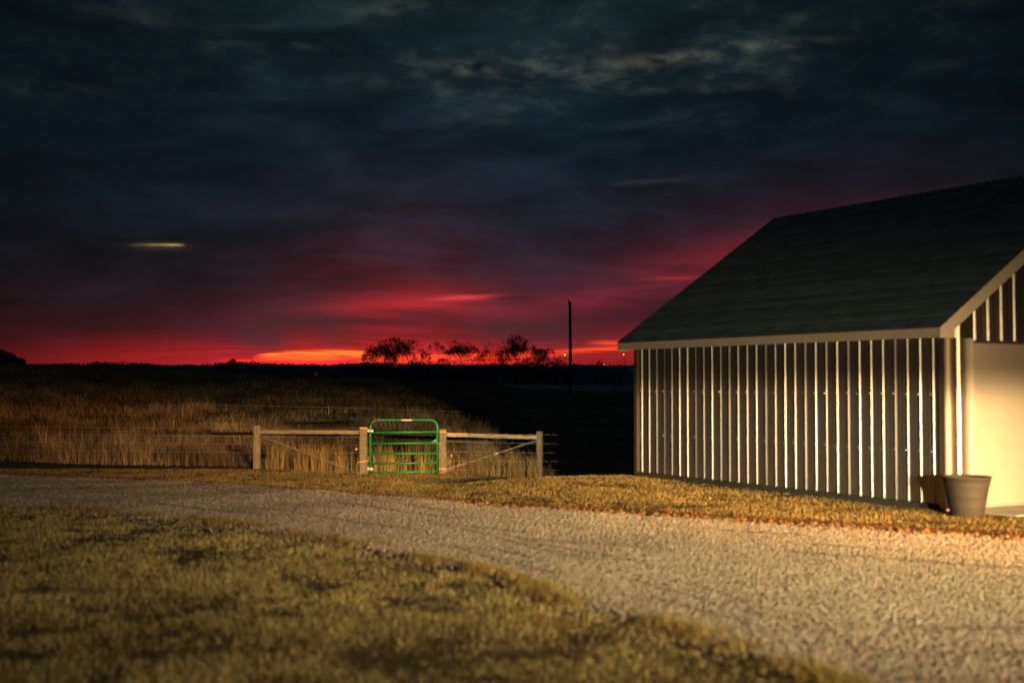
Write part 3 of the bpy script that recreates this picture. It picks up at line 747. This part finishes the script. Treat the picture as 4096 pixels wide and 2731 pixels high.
# ------------------------------------------------------------------ utility pole
D = 104; bx, by, _ = P(2280, 1590, D); zg = float(TZ(bx, by)); top = zz(1206, D)-zg
pole = empty('utility_pole', (bx, by, zg), 0, 'tall dark utility pole standing in the far field left of the barn', 'utility pole')
mb = MB(); mb.tube([(0, 0, -.5), (.03, 0, top*.5), (0, 0, top)], [.15, .135, .115], 14); mb.build('pole_shaft', M['dark_wood'], pole)
mb = MB(); mb.box((-.10, 0, top-.15), (.06, .16, .42)); mb.tube([(-.13, 0, top-.1), (-.13, 0, top+.12)], .025, 8); mb.build('bracket', M['dark_wood'], pole)
mb = MB(); mb.lathe([(.0, .12), (.045, .13), (.05, .16), (.03, .18), (.045, .21), (.0, .24)], (-.13, 0, top), 10); mb.build('pin_insulator', M['dark_wood'], pole)
strand('power_line', [(bx-95, by+20, zg+top-.3), (bx-.13, by, zg+top+.2), (bx+110, by-4, zg+top-1.2)], .004, 'dark_wire', 'thin high power line sagging from the top of the utility pole', 'power line', 'overhead lines on the utility pole', 1.1)
strand('power_line', [(bx-95, by+20, zg+top-3.0), (bx-.0, by-.12, zg+top-2.6), (bx+110, by-4, zg+top-3.6)], .004, 'dark_wire', 'lower power line fixed partway down the utility pole', 'power line', 'overhead lines on the utility pole', 1.2)

# orange marker sign, rusty sapling
D = 105; x, y, z = P(1266, 1495, D); zg = float(TZ(x, y)); sg = empty('marker_sign', (x, y, zg), 0, 'small square orange marker sign in the dark field', 'sign')
mb = MB(); mb.box((0, .03, (z-zg)/2), (.05, .03, z-zg+.1)); mb.build('sign_post', M['dark_wood'], sg)
mb = MB(); mb.box((0, 0, z-zg), (.33, .012, .36), bev=.004); pn = mb.build('panel', M['orange_sign'], sg)
mb = MB(); mb.box((0, -.009, z-zg-.055), (.30, .004, .02)); mb.build('sign_line', M['sign_ink'], pn)

# ------------------------------------------------------------------ trees
def tree(name, px, toppy, wpx, D, label, dense=1.0, lean=0, seed=0, group='bare trees on the skyline', trunks=1, mat='twig', basez=None, rise=.30, tw=.06):
    x, y, z = P(px, toppy, D); zg = float(TZ(x, y)) if basez is None else basez; H = z-zg; Wd = wpx/F*D
    t = empty(name, (x, y, zg), 0, label, 'tree', group); rr = random.Random(seed*31+int(px))
    tm, cm = MB(), MB(); cap = [int(2600*dense)]
    cx, cz, ra, rb = lean*H*.7, H*.60, Wd*.76, H*.42
    def grow(p, d, ln, r, lv):
        cap[0] -= 1
        pts = [p]; n = 4
        for i in range(n):
            d = (d + Vector((rr.uniform(-.26, .26), rr.uniform(-.26, .26), rr.uniform(-.10, .16)))).normalized(); pts.append(pts[-1]+d*ln/n)
        e = pts[-1]; r2 = max(r*.62, tw*.5)
        (tm if lv < 2 else cm).tube(pts, [r, r*.9, r*.82, r*.72, r2], 6 if lv < 2 else 3, cap=False)
        q = math.sqrt(((e.x-cx)/ra)**2 + ((e.z-cz)/rb)**2 + (e.y/ra)**2)
        if lv > 2 and q > 1.08: return []
        out = []; nk = 4 if lv == 0 else (rr.choice((2, 3)) if lv < 5 else 2)
        a0 = rr.uniform(0, 6.28)
        for k in range(nk):
            az_ = a0+k*6.283/nk+rr.uniform(-.5, .5); sd = d.cross(Vector((.3, .2, 1))).normalized(); sd2 = d.cross(sd)
            spr = rr.uniform(.45, .95) if lv == 0 else rr.uniform(.35, .8)
            nd = (d + (sd*math.cos(az_)+sd2*math.sin(az_))*spr*1.1).normalized()
            rad = Vector(((e.x-cx)/ra, e.y/ra, (e.z-cz)/rb*.8+.15))
            nd = (nd + rad*.25 + Vector((0, 0, .10))).normalized()
            st = e if k < 2 else pts[rr.choice((2, 3))]
            out.append((st, nd, ln*rr.uniform(.66, .90) if lv else H*.26*rr.uniform(.8, 1.2)*max(.8, Wd*1.25/H), max(r2*rr.uniform(.65, .95), tw*.4), lv+1))
        return out
    for k in range(trunks):
        off = (k-(trunks-1)/2)*Wd*.12
        cap[0] = int(2600*dense/trunks)
        queue = [(Vector((off, 0, -.3)), Vector((lean+off*.15/max(H*.1, .1), 0, 1)).normalized(), H*rise*rr.uniform(.75, 1.0), H*.024+.05, 0)]
        while queue and cap[0] > 0: queue += grow(*queue.pop(0))
    tm.build('trunk', M['bark'], t, normals=False); cm.build('crown', M[mat], t, normals=False)
    return t
D = 350
TR = [('bare_tree', 1517, 1369, 85, D, 'broad bare tree with low forked trunk at the left end of the skyline row', 1.2, .02, 1),
      ('bare_tree', 1584, 1356, 95, D+5, 'tallest wide bare tree in the left clump of the skyline row', 1.5, .0, 2),
      ('bare_tree', 1633, 1367, 85, D-5, 'bare tree leaning right at the right side of the left clump', 1.3, .06, 3),
      ('bare_tree', 1682, 1402, 46, D, 'small sparse bare tree in the gap right of the left clump', .5, .0, 4),
      ('bare_tree', 1752, 1377, 58, D, 'bare tree leaning left between the two skyline clumps', .9, -.08, 5),
      ('bare_tree', 1794, 1369, 42, D+4, 'left one of two straight slender bare trees with tufted crowns', .8, .0, 6),
      ('bare_tree', 1812, 1368, 46, D-4, 'right one of two straight slender bare trees with tufted crowns', .8, .03, 7),
      ('bare_tree', 1852, 1375, 66, D, 'wide ragged bare tree right of the two slender trees', .9, .03, 8),
      ('bare_tree', 1958, 1367, 48, D, 'thin bare tree leaning left beside the rounded tree', .7, -.10, 9),
      ('bare_bush', 1988, 1422, 60, D-8, 'low dark bush at the foot of the rounded skyline tree', .9, 0, 10),
      ('bare_tree', 2112, 1379, 56, D, 'thin bare tree leaning right just past the rounded tree', .6, .12, 12),
      ('bare_tree', 2148, 1394, 56, D+6, 'small faint bare tree midway between rounded tree and utility pole', .5, .0, 13),
      ('bare_tree', 2192, 1400, 70, D-6, 'low spreading bare tree left of the utility pole', .7, .05, 14),
      ('bare_tree', 2222, 1412, 40, D+6, 'small scrubby tree nearest the left side of the utility pole', .4, .15, 15),
      ('bare_tree', 950, 1419, 42, D, 'dark little tree at the right of the lone trio far left', .7, .05, 16),
      ('bare_tree', 917, 1430, 20, D, 'thinnest little tree in the middle of the lone trio far left', .3, .0, 17),
      ('bare_bush', 874, 1437, 36, D, 'low rounded bush at the left of the lone trio', .5, .0, 18),
      ('bare_tree', 1549, 1372, 80, D+14, 'full bare tree filling the middle of the left clump', 1.2, .0, 20),
      ('bare_tree', 1490, 1388, 50, D-10, 'short bare tree at the very left edge of the left clump', .8, -.05, 21),
      ('bare_tree', 1718, 1396, 46, D+10, 'low bare tree between the left clump and the slender pair', .7, .0, 22),
      ('bare_tree', 1878, 1386, 50, D+8, 'short bare tree at the right end of the middle clump', .8, .05, 23),
      ('bare_tree', 2014, 1392, 44, D+12, 'low bare tree half hidden by the rounded tree', .7, -.04, 24),
      ('bare_tree', 2170, 1404, 50, D+12, 'faint low bare tree second from the utility pole', .6, .0, 25),
      ('bare_bush', 2386, 1440, 50, D+20, 'low bush on the horizon right of the utility pole', .5, .0, 19)]
for a in TR: tree(*a[:6], dense=a[6], lean=a[7], seed=a[8])
tree('rounded_tree', 2060, 1348, 104, D, 'dense rounded tree with twin trunks tallest on the skyline', dense=3.2, seed=11, trunks=2, rise=.36, tw=.075)

def clumps(name, cs, mat, label, cat, leaf, n, parent=None, kind=None):
    """leafy masses: many small tilted faces spread through ellipsoids cs = (x, y, z, rx, ry, rz)"""
    V = []; per = n//len(cs)
    for (x, y, z, rx, ry, rz) in cs:
        p = rng.normal(0, 1, (per, 3)); p /= np.linalg.norm(p, axis=1)[:, None]; p *= (rng.random((per, 1))**.33)
        p = p*np.array([rx, ry, rz])+np.array([x, y, z]); a = rng.normal(0, 1, (per, 3)); a /= np.linalg.norm(a, axis=1)[:, None]
        b = np.cross(a, rng.normal(0, 1, (per, 3))); b /= np.linalg.norm(b, axis=1)[:, None]; s = leaf*rng.uniform(.5, 1.4, (per, 1))
        V.append(np.stack([p-a*s, p+a*s, p+b*s*.8], 1))
    V = np.concatenate(V).reshape(-1, 3); Fq = np.arange(len(V)).reshape(-1, 3)
    o = np_mesh(name, V, [Fq], M[mat], parent=parent)
    if label: tag(o, label, cat, kind=kind)
    return o
# far woods along the horizon: one uncountable mass
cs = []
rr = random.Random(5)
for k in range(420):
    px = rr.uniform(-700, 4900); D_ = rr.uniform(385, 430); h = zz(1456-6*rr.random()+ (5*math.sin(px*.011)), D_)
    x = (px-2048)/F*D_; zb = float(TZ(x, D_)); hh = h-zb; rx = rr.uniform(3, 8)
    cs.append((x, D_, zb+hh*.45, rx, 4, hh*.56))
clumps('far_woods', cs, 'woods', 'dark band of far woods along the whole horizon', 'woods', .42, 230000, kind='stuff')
# solid inner thickness of the woods: a long low hill they stand on
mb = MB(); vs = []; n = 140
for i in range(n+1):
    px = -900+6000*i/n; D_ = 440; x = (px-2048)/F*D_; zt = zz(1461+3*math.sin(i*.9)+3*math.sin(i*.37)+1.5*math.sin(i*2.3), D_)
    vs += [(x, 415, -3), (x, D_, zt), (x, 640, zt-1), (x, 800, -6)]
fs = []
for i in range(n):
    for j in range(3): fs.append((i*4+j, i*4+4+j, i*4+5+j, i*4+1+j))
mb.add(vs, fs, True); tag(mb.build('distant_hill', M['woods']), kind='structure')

# dark evergreen shrub mass at the left frame edge
D = 120; x, y, _ = P(-30, 1450, D); zg = float(TZ(x, y)); t = empty('evergreen_tree', (x, y, zg), 0, 'dark bushy tree cut off by the left edge of the view', 'tree')
mb = MB(); mb.tube([(0, 0, -.2), (.1, 0, 1.2), (0, 0, 2.2)], [.16, .11, .04], 8)
for k in range(7):
    a = k*.9; mb.tube([(.05, 0, .5+k*.22), (math.cos(a)*1.1, math.sin(a)*1.1, 1.0+k*.22)], [.05, .015], 6)
mb.build('trunk', M['bark'], t)
top = zz(1388, D)-zg
clumps('crown', [(0, 0, top*.55, 1.5, 1.4, top*.42), (-1.5, .3, top*.5, 1.5, 1.2, top*.46), (1.2, -.2, top*.38, 1.2, 1.0, top*.34), (2.2, 0, top*.2, 1.0, .8, top*.22), (.3, 0, top*.25, 2.0, 1.5, top*.28)], 'evergreen', None, None, .10, 14000, parent=t)
# rusty sapling
D = 97; x, y, z = P(2457, 1537, D); zg = float(TZ(x, y)); t = empty('sapling', (x, y, zg), 0, 'little rust-leaved sapling in the dark field beside the barn', 'sapling')
mb = MB(); mb.tube([(0, 0, -.1), (.02, 0, (z-zg)*.6), (0, 0, z-zg)], [.02, .014, .006], 6); mb.build('stem', M['bark'], t)
clumps('leaves', [(0, 0, (z-zg)*.7, .13, .12, (z-zg)*.32)], 'leaf_rust', None, None, .03, 260, parent=t)

# distant yard lights
def yard_light(px, py, D, mat, r, label):
    x, y, z = P(px, py, D); zg = float(TZ(x, y)); t = empty('yard_light', (x, y, zg), 0, label, 'yard light', 'distant farm yard lights'); h = z-zg
    m_ = MB(); m_.tube([(.35, 0, -.3), (.35, 0, h+.4)], [.10, .07], 6); m_.tube([(.35, 0, h+.3), (0, 0, h+.25)], .03, 5); m_.build('lamp_post', M['dark_wood'], t)
    m_ = MB(); m_.lathe([(0, -r), (r*.7, -r*.7), (r, 0), (r*.7, r*.7), (0, r)], (0, 0, h), 12); m_.build('lamp', M[mat], t)
yard_light(2260, 1419, 372, 'lamp_a', .22, 'orange yard light just left of the utility pole')
yard_light(2495, 1418, 372, 'lamp_a', .18, 'orange yard light just left of the barn eave')
yard_light(2416, 1457, 372, 'lamp_b', .16, 'pale green-white yard light low on the horizon')
yard_light(1808, 1455, 345, 'lamp_b', .12, 'tiny pale yard light among the slender skyline trees')

# ------------------------------------------------------------------ light: vehicle headlamps behind the camera, dusk sky
def beam(name, loc, power, color, az0, sg, cut, low, top=.26, radius=.07, dip=15.0, near=.14, wide=0.0):
    """a headlamp: point source whose intensity follows a low-beam pattern (cut-off line above, hot centre)"""
    l = bpy.data.lights.new(name, 'POINT'); l.energy = power; l.color = color; l.shadow_soft_size = radius; l.use_nodes = True
    nt = l.node_tree; em = nt.nodes['Emission']; tc = nt.nodes.new('ShaderNodeTexCoord'); sp = nt.nodes.new('ShaderNodeSeparateXYZ')
    nt.links.new(tc.outputs['Normal'], sp.inputs[0]); x, y, z = (X(nt, sp.outputs[i])*LSIGN for i in range(3))
    az = x._m('ARCTAN2', y)*(180/math.pi); el = z._m('ARCSINE')*(180/math.pi)
    ga = gauss(az, az0, (el*-1).max(0)*wide+sg)
    up = el.ss(cut-.7, cut+.9, 1.0, top); dn = el.ss(-dip, -low, near, 1.0)
    fall = el.ss(cut+1.5, cut+9, 1, .12)
    I = ga*up*dn*fall; nt.links.new(I.s, em.inputs['Strength'])
    edge = gauss(el, cut, .75)                       # a lens fringes its cut-off line orange
    nt.links.new(mix(nt, edge*.4, (1, 1, 1), (1, .66, .40)), em.inputs['Color'])
    o = bpy.data.objects.new(name, l); o.location = loc; link(o); return o
LSIGN = 1.0
beam('headlamp', (5.9, -1.0, 2.0), 22500, (1, .76, .40), -11, 8.2, -.9, 3.0, top=.20, wide=1.18, dip=14.5, near=.10)
beam('headlamp', (7.3, -1.0, 2.0), 22500, (1, .76, .40), -11, 8.2, -.9, 3.0, top=.20, wide=1.18, dip=14.5, near=.10)
beam('headlamp', (12.2, 3.6, 1.7), 42000, (1, .45, .13), -31.5, 5.8, -.8, 4, top=.12, wide=.35)

w = bpy.data.worlds.new('World'); S.world = w; w.use_nodes = True; nt = w.node_tree; bg = nt.nodes['Background']
tc = nt.nodes.new('ShaderNodeTexCoord'); sp = nt.nodes.new('ShaderNodeSeparateXYZ'); nt.links.new(tc.outputs['Generated'], sp.inputs[0])
x, y, z = (X(nt, sp.outputs[i]) for i in range(3))
az = x._m('ARCTAN2', y)*(180/math.pi); el = z.max(-1)._m('ARCSINE')*(180/math.pi)
# cloud coordinates: a flat layer seen in perspective, stretched sideways
wv = vec(nt, az*.075, el*.30, 0.0)
n_big = noise(nt, wv, 1.0, 5, .55, .4); wv2 = vec(nt, az*.20+3.1, el*.62+1.7, 4.0); n_mid = noise(nt, wv2, 1.0, 6, .6, .5)
wv3 = vec(nt, az*.75+9, el*1.7+2, 7.0); n_fine = noise(nt, wv3, 1.0, 5, .52, .2)
base = ramp(nt, (el/30.0).clamp(), [(0, lin(88, 24, 34)), (.05, lin(70, 25, 36)), (.10, lin(52, 27, 40)), (.16, lin(35, 28, 39)), (.25, lin(22, 28, 39)), (.36, lin(14, 27, 36)), (.48, lin(15, 30, 36)), (.6, lin(22, 38, 39)), (1.0, lin(92, 126, 146))])
# tonal mottling of the cloud deck
k = (n_big*.8+n_mid*.9-.85).ss(-.22, .28, .55, 1.6)
c = mix(nt, 1.0, base, vec(nt, k, k, k), 'MULTIPLY')
side = gauss(az, -.5, 13.5)*.90+.10
c = mix(nt, 1.0, c, vec(nt, side, side, side), 'MULTIPLY')
def addc(c, f, col): return mix(nt, 1.0, c, mix(nt, f.clamp(), (0, 0, 0), col), 'ADD')
# broken pale openings high up
gap = (n_mid*.55+n_fine*.45).ss(.50, .72)*el.ss(9.0, 12.5)*(gauss(az, 2, 13)*.8+.12)
gap = gap*(gauss(el, 14.3, 1.5)*gauss(az, 3, 9)*.75+gauss(el, 15.5, 2.6)*.35+.10)
c = addc(c, gap*.28, lin(96, 98, 74))
def blob(a0, e0, sa, se, slope=0.0): return gauss(az, a0, sa)*gauss(el-(az-a0)*slope, e0, se)
wob = (n_fine-.5)*.5
for (a0, e0, sa, se, slp, amt, col) in [(-2.4, 14.35, 1.0, .22, -.03, .9, lin(96, 92, 78)), (7.9, 14.7, 1.9, .18, .06, .9, lin(100, 94, 80)), (12.2, 15.1, 1.6, .15, .0, .7, lin(84, 82, 72)), (3.4, 14.5, 2.6, .5, .0, .5, lin(70, 66, 60)), (-17, 16, 1.5, .35, -.1, .5, lin(60, 66, 62)), (-21, 12.6, 1.5, .2, 0, .4, lin(60, 70, 55)), (9.5, 13.3, 2.2, .15, 0, .45, lin(70, 70, 66)), (6.2, 9.2, 1.8, .09, .05, .35, lin(76, 62, 60)), (-6.5, 13.7, 2.2, .25, .02, .35, lin(64, 70, 62)), (-5.6, 16.9, 1.6, .25, .12, .5, lin(74, 80, 70))]:
    c = addc(c, gauss(az, a0, sa)*gauss(el-(az-a0)*slp+wob*.8, e0, se)*amt*.62*n_fine.ss(.3, .66), col)
# small torn opening at left
sl_ = gauss(el-(az+16.2)*.06+wob*.14, 6.08, .065)*az.ss(-17.9, -16.2)*(1-az.ss(-15.2, -14.75)) if False else gauss(el-(az+16.2)*.03+wob*.22, 6.08, .042)*az.ss(-17.4, -15.4, 0, 1)*az.ss(-14.75, -15.3)*n_fine.ss(.3, .55, .35, 1)
c = addc(c, sl_*.85+gauss(el, 6.03, .13)*gauss(az, -15.9, .9)*.05, lin(190, 160, 98))
# red afterglow: broad layer, then banded structure
cb = noise(nt, vec(nt, az*.13+1, el*1.15+5, 2.0), 1.0, 6, .62, .8)
w1 = (cb-.5)*1.4
domeL = (el+w1*.5+((az+17)*(az+17)*.020)).ss(2.6, .9, 0, 1)*gauss(az, -13.5, 5.5); c = addc(c, domeL*.30*cb.ss(.2, .6, .6, 1.1), lin(205, 42, 40))
low_ = gauss(az, -4, 11)*(el.max(0)/.85*-1).exp(); c = addc(c, low_*.55, lin(235, 44, 30))
ctr = gauss(az+w1, -5.2, 3.6)*(el.max(0)/1.9*-1).exp(); c = addc(c, ctr*cb.ss(.28, .58, .30, 1.2)*.78, lin(226, 44, 32))
bloom = gauss(el-(az+4.5)*.05+w1*.5, 3.55, .55)*gauss(az, -4.2, 2.2); c = addc(c, bloom*cb.ss(.3, .6, .4, 1.1)*.32, lin(215, 40, 36))
left2 = gauss(el-(az+8)*.10+w1*.3, 3.35, .22)*gauss(az, -8.0, 1.8); c = addc(c, left2*.35, lin(200, 34, 44))
band3 = gauss(el-(az-9)*.20+w1*.35, 5.55, .62)*gauss(az, 10, 4.2); c = addc(c, band3*cb.ss(.3, .62, .30, 1.1)*.27, lin(175, 30, 36))
band3b = gauss(el-(az-9)*.20, 5.9, 1.7)*gauss(az, 9, 6); c = addc(c, band3b*.07, lin(150, 30, 52))
band4 = gauss(el-(az-4)*.16+w1*.25, 3.8, .42)*gauss(az, 3, 3.5)*cb.ss(.3, .6, .5, 1); c = addc(c, band4*.28, lin(165, 28, 42))
band5 = gauss(el-(az-8)*.05+w1*.2, 2.0, .55)*gauss(az, 6.5, 3.0); c = addc(c, band5*.25, lin(180, 36, 40))
streak = gauss(el-(az+2)*.05+(n_fine-.5)*.12, 3.92, .075)*gauss(az, -2.2, .9); c = addc(c, streak*.65, lin(240, 60, 60))
streak2 = gauss(el-(az-7)*.02, 4.75, .06)*gauss(az, 7.6, .8); c = addc(c, streak2*.25, lin(235, 50, 60))
# dark rolls hanging into the glow
dk = gauss(az+w1*.3+(el-1.6)*.5, -11.3, .8)*gauss(el, 2.0, .5)*1.2 + gauss(az+w1*.5, -9.4, 2.0)*gauss(el, 2.95, .5)*.9 + gauss(el+w1*.25, 2.25, .62)*gauss(az+w1*.4, .7, 2.1)*1.2 + gauss(el, 1.9, .5)*gauss(az, -8.2, .6)*.5
dk = dk.clamp()*.86
c = mix(nt, dk, c, lin(74, 38, 44))
# burning gap on the horizon
fl2 = noise(nt, vec(nt, az*.45+3, el*17.0, 3.0), 1.0, 4, .6, .8); fl = noise(nt, vec(nt, az*.32, el*9.0, 1.0), 1.0, 6, .65, .6); fw = (fl-.5)
tt = (az+9.1)/2.75; env = (1-tt*tt).max(.001)._m('SQRT')
core = ((el-(az+9)*.03+fw*(.10+az.ss(-8.5, -11.5)*.35)-1.22).abs()/(env*.25+.012)).ss(1.25, .55, 0, 1)*az.ss(-12.1, -11.0)*az.ss(-6.1, -6.9)*fl2.ss(.30, .56, .15, 1); low = az.ss(-14, -11)*az.ss(-7.0, -9.0)*gauss(el+fw*.25, .93, .10).ss(.2, .8)
mid = az.ss(-7.6, -6.2)*az.ss(3.2, 1.2)*gauss(el-(az+2)*.028+fw*.5, 1.17, .13).ss(.25, .85); r1 = az.ss(1.5, 3.8)*az.ss(7, 5)*gauss(el-(az-4)*.05+fw*.08, 1.52, .075)
r2 = az.ss(3.2, 4.4)*az.ss(6.8, 5.6)*gauss(el+fw*.25, 1.82, .06)
rd = az.ss(-2.6, -1.8)*az.ss(.9, -.2)*gauss(el+fw*.06, .92, .045)
halo = gauss(az, -4, 7.5)*gauss(el, 1.3, .42)*fl.ss(.3, .7, .4, 1.1)
c = addc(c, halo*fl2.ss(.3, .6, .5, 1)*.6, (.60, .014, .008))
c = addc(c, low*1.0+rd*.9, (.95, .01, .012)); c = addc(c, (mid*1.1+r1+r2*.8)*fl2.ss(.3, .55, .3, 1), (1.0, .06, .0)); c = addc(c, core*1.1, (1.0, .11, .0)); c = addc(c, core**3.0*gauss(el, 1.33, .10)*1.2, (.2, .15, .0))
below = el.ss(-2.5, .3, .12, 1.0); c = mix(nt, 1.0, c, vec(nt, below, below, below), 'MULTIPLY')
#the physical dusk sky, sun just under the horizon, seen faintly through the deck
sky = nt.nodes.new('ShaderNodeTexSky'); sky.sky_type = 'NISHITA'; sky.sun_disc = False; sky.sun_elevation = R(-2.0); sky.sun_rotation = R(-8)
c = mix(nt, 1.0, c, mix(nt, 1.0, sky.outputs[0], (.004, .006, .010), 'MULTIPLY'), 'ADD')
nt.links.new(c, bg.inputs['Color']); bg.inputs['Strength'].default_value = 1.0

S.view_settings.view_transform = 'Standard'; S.view_settings.look = 'None'; S.view_settings.exposure = 0; S.view_settings.gamma = 1
S.cycles.max_bounces = 5; S.cycles.diffuse_bounces = 2; S.cycles.glossy_bounces = 3; S.cycles.use_denoising = True; S.cycles.denoiser = 'OPENIMAGEDENOISE'; S.cycles.denoising_input_passes = 'RGB_ALBEDO_NORMAL'
S.cycles.sample_clamp_indirect = 3
